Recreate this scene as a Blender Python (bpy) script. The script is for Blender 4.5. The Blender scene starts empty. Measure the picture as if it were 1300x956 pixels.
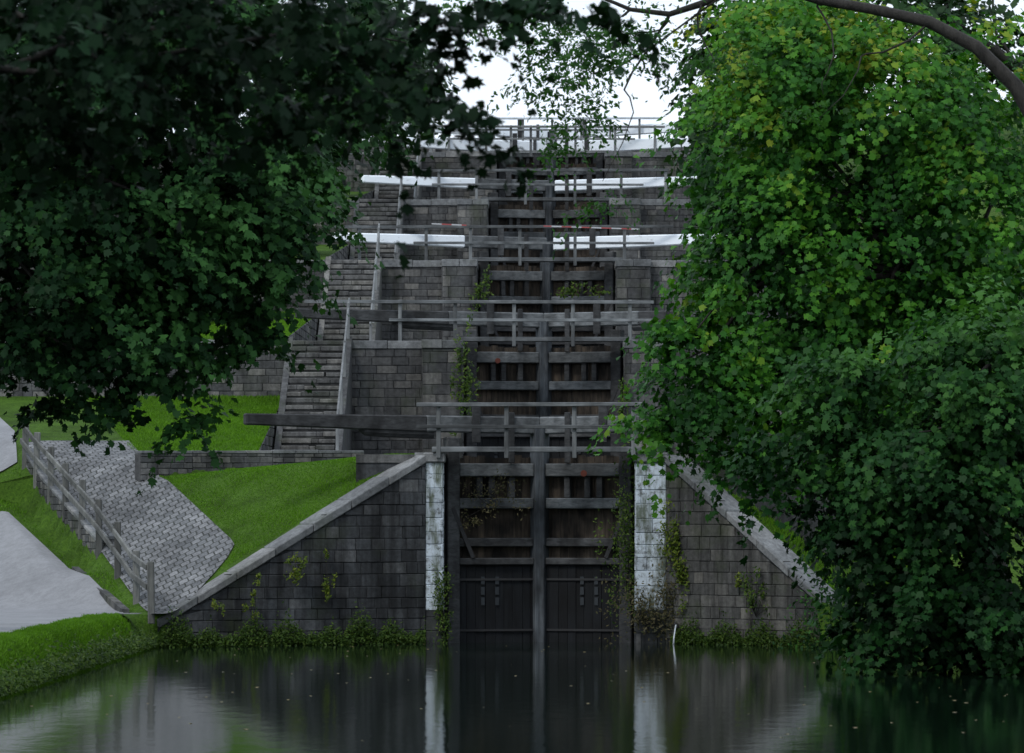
import bpy, math, random
import numpy as np
from mathutils import Vector
random.seed(5); rng=np.random.default_rng(7)
col=bpy.context.scene.collection
F=6400.0; VX=718.0; HZ=650.0; CX=0.6; CY=-116.0; CZ=3.0
def P(px,py,Y):
    d=Y-CY
    return ((px-VX)*d/F+CX, Y, CZ+(HZ-py)*d/F)
# ------------------------------------------------------------ nodes
class NT:
    def __init__(s,name):
        s.m=bpy.data.materials.new(name); s.m.use_nodes=True; s.t=s.m.node_tree; s.t.nodes.clear()
    def n(s,ty,**k):
        nd=s.t.nodes.new(ty)
        for a,b in k.items(): setattr(nd,a,b)
        return nd
    def l(s,a,b): s.t.links.new(a,b)
    def pos(s,sc):
        g=s.n('ShaderNodeNewGeometry'); mp=s.n('ShaderNodeMapping'); mp.inputs['Scale'].default_value=sc
        s.l(g.outputs['Position'],mp.inputs['Vector']); return mp.outputs[0]
    def noise(s,sc,scale=1.0,detail=4,rough=.6,dist=0):
        nz=s.n('ShaderNodeTexNoise'); nz.inputs['Scale'].default_value=scale; nz.inputs['Detail'].default_value=detail
        nz.inputs['Roughness'].default_value=rough; nz.inputs['Distortion'].default_value=dist
        s.l(s.pos(sc),nz.inputs['Vector']); return nz.outputs['Fac']
    def ramp(s,fac,stops):
        r=s.n('ShaderNodeValToRGB'); e=r.color_ramp.elements
        while len(e)<len(stops): e.new(.5)
        for q,(p,c) in zip(e,stops):
            q.position=p; q.color=(c,c,c,1) if isinstance(c,(int,float)) else (*c,1)
        s.l(fac,r.inputs[0]); return r.outputs[0]
    def mix(s,a,b,fac,mode='MIX'):
        x=s.n('ShaderNodeMix',data_type='RGBA',blend_type=mode)
        for v,i in ((fac,0),(a,6),(b,7)):
            if isinstance(v,(int,float)): x.inputs[i].default_value=v
            elif isinstance(v,tuple): x.inputs[i].default_value=(*v,1)
            else: s.l(v,x.inputs[i])
        return x.outputs[2]
    def out(s,colr,rough=.85,bump=None,bs=.5,bd=.02,spec=.3):
        b=s.n('ShaderNodeBsdfPrincipled'); o=s.n('ShaderNodeOutputMaterial')
        if isinstance(colr,tuple): b.inputs['Base Color'].default_value=(*colr,1)
        else: s.l(colr,b.inputs['Base Color'])
        if isinstance(rough,(int,float)): b.inputs['Roughness'].default_value=rough
        else: s.l(rough,b.inputs['Roughness'])
        b.inputs['Specular IOR Level'].default_value=spec
        if bump is not None:
            bp=s.n('ShaderNodeBump'); bp.inputs['Strength'].default_value=bs; bp.inputs['Distance'].default_value=bd
            s.l(bump,bp.inputs['Height']); s.l(bp.outputs[0],b.inputs['Normal'])
        s.l(b.outputs[0],o.inputs[0]); return s.m
def stone_mat(name,c0,c1,c2,moss=.25,streak=.6):
    t=NT(name); a=t.n('ShaderNodeAttribute',attribute_name='rnd')
    c=t.ramp(a.outputs['Fac'],[(0,(c0[0]*.6,c0[1]*.6,c0[2]*.6)),(.03,c0),(.65,c1),(1,c2)])
    n1=t.noise((1,1,1),9,6,.7); n2=t.noise((2.6,2.6,.16),1,5,.65); n3=t.noise((1,1,1),.9,4,.6); n4=t.noise((1,1,1),.35,3,.6)
    c=t.mix(c,t.ramp(n1,[(.3,.55),(.7,1.35)]),1,'MULTIPLY')
    c=t.mix(c,t.ramp(n2,[(.36,.32),(.6,1.15)]),streak,'MULTIPLY')
    c=t.mix(c,t.ramp(n4,[(.35,.55),(.65,1.2)]),.85,'MULTIPLY')
    c=t.mix(c,(.04,.055,.02),t.ramp(n3,[(.52,0.0),(.74,moss)]))
    return t.out(c,.88,n1,.6,.02)
def wood_mat(name,c0,c1,axis,dark=.5):
    t=NT(name); sc={'x':(1.2,14,14),'z':(14,14,1.2),'y':(14,1.2,14)}[axis]
    a=t.n('ShaderNodeAttribute',attribute_name='rnd')
    n1=t.noise(sc,1,5,.65,.4); n2=t.noise((1,1,.6),1.6,3,.6)
    c=t.mix(c0,c1,t.ramp(n1,[(.3,0.0),(.7,1.0)]))
    c=t.mix(c,t.ramp(n2,[(.35,dark),(.65,1.1)]),1,'MULTIPLY')
    c=t.mix(c,t.ramp(a.outputs['Fac'],[(0,.6),(1,1.25)]),1,'MULTIPLY')
    return t.out(c,.8,n1,.7,.012)
def leaf_mat(name,cs,tr=.3,gl=.12):
    t=NT(name); a=t.n('ShaderNodeAttribute',attribute_name='rnd')
    k=len(cs)-1; c=t.ramp(a.outputs['Fac'],[(i/k,cs[i]) for i in range(k+1)])
    b=t.n('ShaderNodeBsdfPrincipled'); t.l(c,b.inputs['Base Color']); b.inputs['Roughness'].default_value=.5; b.inputs['Specular IOR Level'].default_value=gl
    tl=t.n('ShaderNodeBsdfTranslucent'); t.l(t.mix(c,(1.3,1.4,.5),1,'MULTIPLY'),tl.inputs[0])
    m=t.n('ShaderNodeMixShader'); m.inputs[0].default_value=tr; t.l(b.outputs[0],m.inputs[1]); t.l(tl.outputs[0],m.inputs[2])
    o=t.n('ShaderNodeOutputMaterial'); t.l(m.outputs[0],o.inputs[0]); return t.m
M={}
M['stone']=stone_mat('blackened_gritstone',(.048,.052,.056),(.074,.08,.086),(.112,.116,.118),.45,.95)
M['stone_up']=stone_mat('weathered_gritstone',(.062,.065,.067),(.102,.104,.103),(.165,.162,.15),.45,.75)
M['stone_brown']=stone_mat('grey_brown_gritstone',(.062,.064,.062),(.098,.098,.093),(.148,.144,.128),.65,.9)
M['coping']=stone_mat('coping_stone',(.13,.138,.144),(.185,.195,.2),(.245,.248,.245),.4,.3)
M['step']=stone_mat('step_stone',(.09,.092,.092),(.13,.132,.13),(.18,.176,.163),.35,.75)
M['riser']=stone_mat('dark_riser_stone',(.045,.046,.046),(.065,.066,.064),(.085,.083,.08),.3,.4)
def whitepaint():
    t=NT('peeling_white_paint'); n=t.noise((1,1,1),7,6,.75); n2=t.noise((3,3,.6),1.3,5,.7); a=t.n('ShaderNodeAttribute',attribute_name='rnd')
    c=t.mix((.55,.63,.7),(.12,.13,.13),t.ramp(n,[(.49,0.0),(.62,.9)]))
    c=t.mix(c,t.ramp(a.outputs['Fac'],[(0,.6),(.4,1.0)]),1,'MULTIPLY')
    c=t.mix(c,(.08,.1,.06),t.ramp(n2,[(.47,0.0),(.62,.9)])); return t.out(c,.7,n,.6,.02)
M['whitestone']=whitepaint()
def whitewood():
    t=NT('white_painted_timber'); n=t.noise((2,10,10),1,5,.7)
    c=t.mix((.82,.88,.93),(.3,.31,.32),t.ramp(n,[(.58,0.0),(.78,.85)])); return t.out(c,.6,n,.3,.01)
M['whitewood']=whitewood()
M['palewood']=wood_mat('pale_timber',(.35,.4,.44),(.62,.68,.73),'x',.6)
M['railpale']=wood_mat('pale_grey_rail_timber',(.14,.152,.155),(.28,.295,.3),'z',.7)
M['wood_x']=wood_mat('weathered_grey_timber',(.08,.09,.095),(.21,.225,.232),'x',.4)
M['wood_z']=wood_mat('weathered_grey_upright_timber',(.1,.11,.114),(.23,.245,.25),'z',.5)
M['wood_b']=wood_mat('brown_gate_planks',(.018,.016,.014),(.11,.085,.062),'z',.1)
M['wood_post']=wood_mat('blue_grey_post_timber',(.045,.052,.06),(.13,.15,.166),'z',.3)
M['wood_wet']=wood_mat('wet_black_planks',(.004,.005,.007),(.012,.015,.018),'z',.4)
M['wood_dark']=wood_mat('dark_gate_timber',(.03,.032,.034),(.09,.094,.097),'x',.35)
M['fence']=wood_mat('fence_timber',(.075,.08,.077),(.19,.195,.182),'z',.6)
M['iron']=NT('old_iron').out((.03,.031,.033),.7)
M['slot']=NT('dull_metal_rack').out((.03,.036,.042),.6)
M['red']=NT('faded_red_paint').out((.16,.045,.03),.6)
def stripes():
    t=NT('red_white_stripes'); w=t.n('ShaderNodeTexWave',wave_type='BANDS',bands_direction='X'); w.inputs['Scale'].default_value=.5
    t.l(t.pos((1,1,1)),w.inputs['Vector']); return t.out(t.ramp(w.outputs['Fac'],[(.48,(.33,.07,.07)),(.52,(.45,.46,.48))]),.6)
M['stripe']=stripes()
def bark():
    t=NT('tree_bark'); n=t.noise((6,6,1.5),1.5,6,.7); return t.out(t.ramp(n,[(.3,(.012,.011,.01)),(.7,(.045,.042,.037))]),.9,n,.9,.05)
M['bark']=bark()
def grassm():
    t=NT('grass_turf'); n=t.noise((1,1,1),14,6,.75); n2=t.noise((1,1,1),.9,4,.6)
    c=t.ramp(n,[(.3,(.022,.055,.008)),(.7,(.08,.16,.018))]); c=t.mix(c,t.ramp(n2,[(.35,.6),(.65,1.15)]),1,'MULTIPLY'); return t.out(c,.95,n,1,.05,.1)
M['grass']=grassm()
def tarm():
    t=NT('worn_tarmac'); n=t.noise((1,1,1),40,5,.8); n2=t.noise((1,1,1),.5,5,.65); n3=t.noise((1,1,1),6,5,.7)
    c=t.ramp(n,[(.3,(.18,.187,.197)),(.7,(.26,.268,.28))]); c=t.mix(c,t.ramp(n2,[(.35,.82),(.65,1.07)]),1,'MULTIPLY'); c=t.mix(c,t.ramp(n3,[(.35,.85),(.6,1.05)]),1,'MULTIPLY'); return t.out(c,.9,n,.3,.006)
M['tarmac']=tarm()
def cob():
    t=NT('stone_setts'); g=t.n('ShaderNodeNewGeometry'); mp=t.n('ShaderNodeMapping'); mp.inputs['Rotation'].default_value=(0,0,math.radians(-14))
    t.l(g.outputs['Position'],mp.inputs[0])
    nz=t.n('ShaderNodeTexNoise'); nz.inputs['Scale'].default_value=5; t.l(mp.outputs[0],nz.inputs['Vector'])
    ad=t.n('ShaderNodeMix',data_type='VECTOR'); ad.inputs[0].default_value=.04; t.l(mp.outputs[0],ad.inputs[4]); t.l(nz.outputs['Color'],ad.inputs[5])
    b=t.n('ShaderNodeTexBrick'); b.offset=.5; t.l(ad.outputs[1],b.inputs['Vector'])
    b.inputs['Scale'].default_value=1; b.inputs['Brick Width'].default_value=.2; b.inputs['Row Height'].default_value=.24; b.inputs['Mortar Size'].default_value=.02; b.inputs['Mortar Smooth'].default_value=.8
    b.inputs['Color1'].default_value=(.11,.117,.122,1); b.inputs['Color2'].default_value=(.2,.206,.212,1); b.inputs['Mortar'].default_value=(.045,.05,.042,1)
    n=t.noise((1,1,1),16,5,.75); n2=t.noise((1,1,1),.8,5,.65)
    c=t.mix(b.outputs['Color'],t.ramp(n,[(.3,.5),(.7,1.35)]),1,'MULTIPLY'); c=t.mix(c,t.ramp(n2,[(.35,.55),(.65,1.15)]),1,'MULTIPLY')
    inv=t.n('ShaderNodeMath',operation='SUBTRACT'); inv.inputs[0].default_value=1; t.l(b.outputs['Fac'],inv.inputs[1])
    return t.out(c,.8,inv.outputs[0],.9,.03)
M['cobble']=cob()
def wat():
    t=NT('canal_water'); n=t.noise((1,.35,1),2.2,3,.5,.3); n2=t.noise((1,.5,1),9,3,.6)
    ad=t.n('ShaderNodeMath',operation='MULTIPLY_ADD'); t.l(n2,ad.inputs[0]); ad.inputs[1].default_value=.3; t.l(n,ad.inputs[2])
    b=t.n('ShaderNodeBsdfPrincipled'); b.inputs['Base Color'].default_value=(.003,.008,.005,1); b.inputs['Roughness'].default_value=.05; b.inputs['IOR'].default_value=1.22
    b.inputs['Specular Tint'].default_value=(.75,.85,.8,1)
    bp=t.n('ShaderNodeBump'); bp.inputs['Strength'].default_value=.35; bp.inputs['Distance'].default_value=.011; t.l(ad.outputs[0],bp.inputs['Height']); t.l(bp.outputs[0],b.inputs['Normal'])
    o=t.n('ShaderNodeOutputMaterial'); t.l(b.outputs[0],o.inputs[0]); return t.m
M['water']=wat()
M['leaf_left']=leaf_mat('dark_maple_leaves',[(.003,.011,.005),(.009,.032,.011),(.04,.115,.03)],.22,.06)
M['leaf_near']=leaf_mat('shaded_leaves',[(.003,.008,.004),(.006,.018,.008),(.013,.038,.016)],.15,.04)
M['leaf_right']=leaf_mat('bright_maple_leaves',[(.009,.04,.009),(.026,.11,.014),(.065,.2,.018),(.26,.29,.03)],.3)
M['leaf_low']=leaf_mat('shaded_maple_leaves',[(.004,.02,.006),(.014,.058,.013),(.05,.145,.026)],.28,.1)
M['leaf_lacy']=leaf_mat('small_ash_leaves',[(.015,.05,.012),(.03,.1,.02),(.06,.15,.03)],.4)
M['leaf_back']=leaf_mat('distant_leaves',[(.008,.025,.01),(.018,.05,.016),(.035,.08,.025)],.25)
M['leaf_weed']=leaf_mat('weed_leaves',[(.02,.045,.01),(.045,.09,.016),(.1,.15,.025)],.3)
M['leaf_moss']=leaf_mat('yellow_green_fern',[(.045,.08,.012),(.09,.14,.018),(.16,.19,.028)],.3)
M['leaf_dry']=leaf_mat('dry_weed',[(.04,.05,.02),(.08,.075,.04),(.12,.105,.055)],.3)
M['grass_b']=leaf_mat('grass_leaves',[(.04,.095,.008),(.078,.19,.012),(.125,.265,.02)],.35,.1)
M['fallen']=leaf_mat('fallen_leaves',[(.1,.09,.04),(.16,.13,.06)],.1)
# ------------------------------------------------------------ builders
def tag(o,label=None,cat=None,group=None,kind=None):
    if label: o['label']=label
    if cat: o['category']=cat
    if group: o['group']=group
    if kind: o['kind']=kind
    return o
def thing(name,loc,label,cat,group=None):
    o=bpy.data.objects.new(name,None); col.objects.link(o); o.location=loc; o.empty_display_size=.3
    return tag(o,label,cat,group)
def wloc(p):
    v=Vector((0,0,0))
    while p is not None: v=v+p.location; p=p.parent
    return v
class MB:
    def __init__(s): s.v=[]; s.f=[]; s.r=[]
    def quad(s,pts,r=None):
        i=len(s.v); s.v+= [tuple(p) for p in pts]; s.f.append(tuple(range(i,i+len(pts)))); s.r.append(random.random() if r is None else r)
    def hexa(s,b,t,r=None):
        r=random.random() if r is None else r; i=len(s.v); s.v+=[tuple(p) for p in b]+[tuple(p) for p in t]
        for f in ((3,2,1,0),(4,5,6,7),(0,1,5,4),(1,2,6,5),(2,3,7,6),(3,0,4,7)): s.f.append(tuple(i+k for k in f)); s.r.append(r)
    def box(s,x0,x1,y0,y1,z0,z1,r=None):
        s.hexa([(x0,y0,z0),(x1,y0,z0),(x1,y1,z0),(x0,y1,z0)],[(x0,y0,z1),(x1,y0,z1),(x1,y1,z1),(x0,y1,z1)],r)
    def bar(s,p0,p1,w,h,w1=None,h1=None,r=None):
        p0=Vector(p0);p1=Vector(p1);d=(p1-p0).normalized(); up=Vector((0,0,1)) if abs(d.z)<.95 else Vector((0,1,0))
        a=d.cross(up).normalized(); b=a.cross(d).normalized(); w1=w1 or w; h1=h1 or h
        q=lambda p,w,h:[p-a*w/2-b*h/2,p+a*w/2-b*h/2,p+a*w/2+b*h/2,p-a*w/2+b*h/2]
        s.hexa(q(p0,w,h),q(p1,w1,h1),r)
    def tube(s,pts,rad,n=8,r=None):
        r=random.random() if r is None else r; base=len(s.v); m=len(pts)
        for k,p in enumerate(pts):
            p=Vector(p); d=(Vector(pts[min(k+1,m-1)])-Vector(pts[max(k-1,0)])).normalized()
            up=Vector((0,1,0)) if abs(d.y)<.9 else Vector((1,0,0)); a=d.cross(up).normalized(); b=a.cross(d)
            for j in range(n):
                an=2*math.pi*j/n; s.v.append(tuple(p+(a*math.cos(an)+b*math.sin(an))*rad[k]))
        for k in range(m-1):
            for j in range(n):
                s.f.append((base+k*n+j,base+k*n+(j+1)%n,base+(k+1)*n+(j+1)%n,base+(k+1)*n+j)); s.r.append(r)
        s.f.append(tuple(base+j for j in range(n))); s.r.append(r)
        s.f.append(tuple(base+(m-1)*n+j for j in range(n))); s.r.append(r)
    def build(s,name,mat,parent=None,bevel=0,smooth=False):
        A=np.array(s.v)
        if parent is None: org=Vector(((A[:,0].min()+A[:,0].max())/2,(A[:,1].min()+A[:,1].max())/2,A[:,2].min()))
        else: org=wloc(parent)
        A=A-np.array(org)
        me=bpy.data.meshes.new(name); me.from_pydata(A.tolist(),[],s.f)
        at=me.attributes.new('rnd','FLOAT','FACE'); at.data.foreach_set('value',np.array(s.r,dtype=np.float32))
        if smooth: me.polygons.foreach_set('use_smooth',[True]*len(me.polygons))
        me.materials.append(mat); o=bpy.data.objects.new(name,me); col.objects.link(o)
        if parent is None: o.location=org
        else: o.parent=parent
        if bevel:
            b=o.modifiers.new('bevel','BEVEL'); b.width=bevel; b.segments=1; b.limit_method='ANGLE'
        return o
def fastmesh(name,V,k,rnd,mat,parent=None):
    n=len(V)//k; me=bpy.data.meshes.new(name)
    if parent is None: org=np.array([V[:,0].mean(),V[:,1].mean(),V[:,2].min()])
    else: org=np.array(wloc(parent))
    V=(V-org).astype(np.float32)
    me.vertices.add(n*k); me.vertices.foreach_set('co',V.ravel())
    me.loops.add(n*k); me.loops.foreach_set('vertex_index',np.arange(n*k,dtype=np.int32))
    me.polygons.add(n); me.polygons.foreach_set('loop_start',np.arange(0,n*k,k,dtype=np.int32))
    try: me.polygons.foreach_set('loop_total',np.full(n,k,dtype=np.int32))
    except Exception: pass
    me.update(calc_edges=True)
    at=me.attributes.new('rnd','FLOAT','FACE'); at.data.foreach_set('value',rnd.astype(np.float32))
    me.materials.append(mat); o=bpy.data.objects.new(name,me); col.objects.link(o)
    if parent is None: o.location=Vector(org.tolist())
    else: o.parent=parent
    return o
MAPLE=np.array([(0,-.5),(.28,-.32),(.5,-.1),(.3,.02),(.42,.3),(.15,.22),(0,.58),(-.15,.22),(-.42,.3),(-.3,.02),(-.5,-.1),(-.28,-.32)])
OVAL=np.array([(0,-.55),(.22,-.2),(.22,.15),(0,.6),(-.22,.15),(-.22,-.2)])
DIAM=np.array([(0,-.5),(.4,0),(0,.6),(-.4,0)])
def nrm(a): return a/np.maximum(np.linalg.norm(a,axis=1,keepdims=True),1e-6)
def leafverts(C,Nn,size,shape,down=.5):
    n=len(C); Nn=nrm(Nn); T=rng.normal(size=(n,3)); T[:,2]-=down
    T=nrm(T-Nn*np.sum(T*Nn,1,keepdims=True)); B=np.cross(Nn,T); s=size*rng.uniform(.6,1.3,(n,1))
    k=len(shape); V=C[:,None,:]+(B*s)[:,None,:]*shape[None,:,0:1]+(T*s)[:,None,:]*shape[None,:,1:2]
    fold=(np.abs(shape[:,0])*.35)[None,:,None]*(Nn*s)[:,None,:]
    return (V-fold).reshape(n*k,3),k
def crown(parent,blobs,nclump,nleaf,size,mat,cr=.7,shape=MAPLE,bias=None,name='crown',flat=.3,rmin=.35,amp=1.0,droop=.55):
    w=np.array([(b[3]*b[4]*b[5])**(2/3)*(b[6] if len(b)>6 else 1) for b in blobs]); w=w/w.sum()
    Cs=[];Os=[]
    for b,ww in zip(blobs,w):
        k=max(1,int(round(nclump*ww))); d=nrm(rng.normal(size=(k,3))); r=rng.uniform(rmin**3,1,(k,1))**(1/3)
        r=r*(1+.2*np.sin(3.1*d[:,0:1]+5*d[:,2:3]+b[0]))
        Cs.append(np.array(b[:3])+d*r*np.array(b[3:6])); Os.append(d)
    Cc=np.concatenate(Cs);Oc=np.concatenate(Os);k=len(Cc)
    cnt=rng.integers(int(nleaf*.5),int(nleaf*1.5)+1,k); idx=np.repeat(np.arange(k),cnt); n=len(idx)
    rad=cr*rng.uniform(.5,1.45,k)[idx]
    oh=Oc[idx].copy(); oh[:,2]*=.3; oh=nrm(oh); sd=np.stack([-oh[:,1],oh[:,0],np.zeros(n)],1)
    t=rng.uniform(-.9,1.2,n); ww_=rng.normal(0,.42,n)*(1-.4*np.abs(t)); zz=-droop*np.clip(t,-.3,2)**2+rng.normal(0,flat*.45,n)
    off=(oh*t[:,None]+sd*ww_[:,None])*rad[:,None]; off[:,2]+=zz*rad
    C=Cc[idx]+off
    Nn=np.array([0,-.15,.5])+oh*(.35+.35*np.clip(t,0,1))[:,None]+rng.normal(0,.36,(n,3))
    V,kk=leafverts(C,Nn,size,shape,.8)
    crn=rng.uniform(0,1,k)[idx]; rnd=.5*crn+.35*rng.uniform(0,1,n)
    if bias is not None: rnd=rnd+bias(C)
    o=fastmesh(name,V,kk,np.clip(rnd*amp,0,1),mat,parent); return Cc,o
def curve_pts(p0,p1,n=6,sag=.0,wob=.25):
    p0=np.array(p0,float);p1=np.array(p1,float);L=np.linalg.norm(p1-p0);out=[]
    ph=rng.uniform(0,6,3)
    for i in range(n+1):
        t=i/n; p=p0+(p1-p0)*t; p=p+np.sin(t*math.pi*1.7+ph)*wob*L*.08*math.sin(math.pi*t); p[2]+=sag*L*math.sin(math.pi*t)
        out.append(tuple(p))
    return out
def tree(label,base,top,r0,blobs,nclump,nleaf,size,mat,cr=.7,shape=MAPLE,bias=None,nlimb=14,group=None,extra=None,**kw):
    root=thing('tree',base,label,'tree',group)
    Cc,_=crown(root,blobs,nclump,nleaf,size,mat,cr,shape,bias,**kw)
    m=MB(); tp=curve_pts(base,top,8,0,.5); m.tube(tp,[r0*(1.25 if i==0 else 1-.075*i) for i in range(9)],10)
    if nlimb:
        sel=rng.choice(len(Cc),min(nlimb,len(Cc)),replace=False)
        for q in sel:
            s=tp[int(rng.integers(3,9))]; pts=curve_pts(s,Cc[q],7,.08,1.0); m.tube(pts,[r0*.24*(1-i/8.2) for i in range(8)],6)
    if extra: extra(m)
    m.build('trunk',M['bark'],root,smooth=True)
    return root
# stonework
def sface(mb,p0,p1,zb,zt0,zt1,ch=.3,bl=.6,dj=.018,g=.008):
    p0=Vector((*p0,0));p1=Vector((*p1,0));L=(p1-p0).length;d=(p1-p0)/L;n=Vector((d.y,-d.x,0))
    zt=lambda t: zt0+(zt1-zt0)*min(max(t/L,0),1)
    W=lambda t,z,o: p0+d*t+n*o+Vector((0,0,z))
    mb.quad([W(0,zb,0),W(L,zb,0),W(L,zt1,0),W(0,zt0,0)],0)
    z=zb; zm=max(zt0,zt1)
    while z<zm-.02:
        h=ch*random.uniform(.85,1.15); t=-random.random()*bl
        while t<L:
            l=bl*random.uniform(.6,1.4); a=max(t,0);b=min(t+l,L); t+=l
            if b-a<.05: continue
            ta=min(z+h,zt(a)); tb=min(z+h,zt(b))
            if ta<z+.04 and tb<z+.04: continue
            ta=max(ta,z+.015);tb=max(tb,z+.015); o=.01+random.random()*dj; gi=g+.008
            B=[W(a+.003,z+.003,0),W(b-.003,z+.003,0),W(b-.003,tb-.003,0),W(a+.003,ta-.003,0)]
            T=[W(a+gi,z+gi,o),W(b-gi,z+gi,o),W(b-gi,max(tb-gi,z+gi+.003),o),W(a+gi,max(ta-gi,z+gi+.003),o)]
            r=.05+.95*random.random()**1.4
            mb.quad(T,r)
            for q in range(4): mb.quad([B[q],B[(q+1)%4],T[(q+1)%4],T[q]],r*.8)
        z+=h
def copings(mb,p0,p1,z0,z1,w,over,th,seg=.9):
    p0=Vector((*p0,0));p1=Vector((*p1,0));L=(p1-p0).length;d=(p1-p0)/L;n=Vector((d.y,-d.x,0));k=max(1,round(L/seg))
    for i in range(k):
        a=L*i/k+.006; b=L*(i+1)/k-.006; za=z0+(z1-z0)*a/L;zb=z0+(z1-z0)*b/L; j=random.uniform(-.014,.014); oj=random.uniform(-.015,.015)
        pa=p0+d*a;pb=p0+d*b; fo=n*(over+oj); bo=-n*(w-over)
        Z=lambda v,z: v+Vector((0,0,z))
        mb.hexa([Z(pa+fo,za-th),Z(pb+fo,zb-th),Z(pb+bo,zb-th),Z(pa+bo,za-th)],[Z(pa+fo,za+j),Z(pb+fo,zb+j),Z(pb+bo,zb+j),Z(pa+bo,za+j)])
# ------------------------------------------------------------ terrain
RISE=3.27; G0=4.35; ZS=19.45
def hillf(y): return G0+.148*np.clip(y-8,0,102)
HY=[8,21,21.02,43,43.02,65,65.02,87,87.02,109,109.02,400]; HZV=[4.35,6.15,7.66,9.3,10.93,12.6,14.2,15.9,17.47,18.7,19.45,19.45]
def hillL(y): return np.interp(y,HY,HZV)
def smin(a,b,k=.25):
    h=np.clip(.5+.5*(b-a)/k,0,1); return b*(1-h)+a*h-k*h*(1-h)
fenceX=[(-6,-9.0),(-4.2,-8.55),(1.3,-10.2),(9,-12.8),(13,-13.3),(20,-15.0)]
def HL(x,y):
    x=np.asarray(x,float);y=np.asarray(y,float)
    yw=np.interp(x,[-9.5,-8.4,-6.5,-4.5,-2],[5.0,5.6,6.2,6.6,6.9])
    s=np.clip((x+10.8)/1.2,0,1)*np.clip((yw+.2-y)/.2,0,1)
    cap=hillL(y)*(1-s)+np.interp(x,[-9.6,-3.4],[3.8,4.33])*s
    z=smin(.399*np.maximum(x,-14)+.402*y+5.56,cap); z=-smin(-z,-.72)
    e=np.interp(y,[p[0] for p in fenceX],[p[1] for p in fenceX])-x
    z=z-.5*np.clip((e-.02)/.2,0,1)*np.clip((y-.2)/1.8,0,1)*np.clip((9.3-y)/1.2,0,1)*(1-np.clip((e-.3)/.8,0,1))
    return z+.22*np.clip(-18-x,0,30)
def HR(x,y):
    x=np.asarray(x,float);y=np.asarray(y,float)
    z=smin(4.3-.655*(np.minimum(x,9)-2.95)+.35*(y+.8),hillf(y)); z=-smin(-z,-.6)
    return z+.22*np.clip(x-12,0,30)
def sheet(name,ys,xl,xr,nx,Hf,mat,off=0,edge=None,bump=0,powr=1):
    V=[]
    for y in ys:
        a=xl(y);b=xr(y)
        for i in range(nx+1):
            t=i/nx; t=1-(1-t)**powr; x=a+(b-a)*t; z=float(Hf(x,y))+off
            if bump: z+=bump*math.sin(x*2.1+y*1.3)*math.sin(y*1.7-x*.6)
            if edge: z=edge(x,y,z)
            V.append((x,y,z))
    n=nx+1
    m=MB(); m.v=V; m.f=[(j*n+i,j*n+i+1,(j+1)*n+i+1,(j+1)*n+i) for j in range(len(ys)-1) for i in range(nx)]; m.r=[.5]*len(m.f)
    o=m.build(name,mat,smooth=True); o['kind']='structure'; return o
ip=lambda y,pts: float(np.interp(y,[p[0] for p in pts],[p[1] for p in pts]))
def xrA(y):
    if y<-4.2: return -8.3
    if y>8.01: return -6.98
    return ip(y,[(-4.2,-8.3),(-3.6,-8.2),(-.2,-2.7),(0,-2.7)]) if y<0 else -2.7
def bankedge(x,y,z):
    if y<-4.0:
        t=min(max((-8.3-x)/.9,0),1); t=t*t*(3-2*t); return -.35*(1-t)+z*t
    return z
ysA=[-140,-110,-90,-75,-62,-52,-45,-40]+list(np.arange(-36,-8,.9))+list(np.arange(-8,8.01,.25))+list(np.arange(8.02,20.9,.3))+[20.98]
sheet('ground_bank',ysA,lambda y:-60,xrA,230,HL,M['grass'],0,bankedge,0,powr=3.0)
ysH=sorted([20.9]+list(np.arange(21.5,30,.5))+list(np.arange(30,112,3))+[20.98,21.03,42.98,43.03,64.98,65.03,86.98,87.03,108.98,109.03]+[140,200,320])
sheet('hillside_ground',ysH,lambda y:-160,lambda y:-6.98,90,HL,M['grass'],0,None,0,powr=3.2)
sheet('far_left_ground',[8,14,21.2],lambda y:-160,lambda y:-55,20,HL,M['grass'],-.05)
def xlR(y): return ip(y,[(-140,10.5),(-32,10.5),(-20,8.3),(-9,7.3),(-4.2,6.3),(-.2,3.1),(0,3.0)])
def bankR(x,y,z):
    if y<-4.2:
        t=min(max((x-xlR(y))/.5,0),1); return -.35*(1-t)+z*t
    return z
sheet('far_bank_ground',[-140,-100,-70,-50,-40,-32,-28,-24,-20,-16,-14]+list(np.arange(-12,8.01,.4)),lambda y:70,xlR,70,HR,M['grass'],0,bankR,.015,powr=3.2)
sheet('far_hillside_ground',[7.95]+list(np.arange(8.2,112,3))+[140,200,320],lambda y:160,lambda y:6.8,50,HR,M['grass'],-.02,None,.0,powr=3.2)
cobR=[(-4.6,-8.35),(-3.5,-7.75),(-2.6,-7.3),(-2,-7.05),(-1.4,-6.93),(-1.0,-7.03),(5,-9.15),(9,-10.0),(11,-10.4)]
sheet('cobbled_path',list(np.arange(-4.6,11.01,.2)),lambda y:ip(y,fenceX)+.02,lambda y:ip(y,cobR),14,HL,M['cobble'],.035)
tarR=[(-140,-9.7),(-7,-9.75),(-5.6,-9.5),(-4.2,-9.2),(-2.5,-9.4),(2.3,-11.15),(6.6,-12.95),(7.4,-15.2),(8.9,-15.2),(9.5,-13.05),(13,-13.5),(20,-15.2)]
sheet('towpath',[-140,-110,-90,-75,-62,-52,-45,-40]+list(np.arange(-36,-6,1))+list(np.arange(-6,20,.2)),lambda y:-17,lambda y:ip(y,tarR),50,HL,M['tarmac'],.04)
sheet('paved_apron',list(np.arange(-5.8,-4.4,.2)),lambda y:-9.3,lambda y:-8.75,4,HL,M['cobble'],.05)
m=MB(); m.quad([(-9,-200,0),(11,-200,0),(11,-.5,0),(-9,-.5,0)],.5); o=m.build('canal_water',M['water']); o['kind']='structure'
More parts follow.
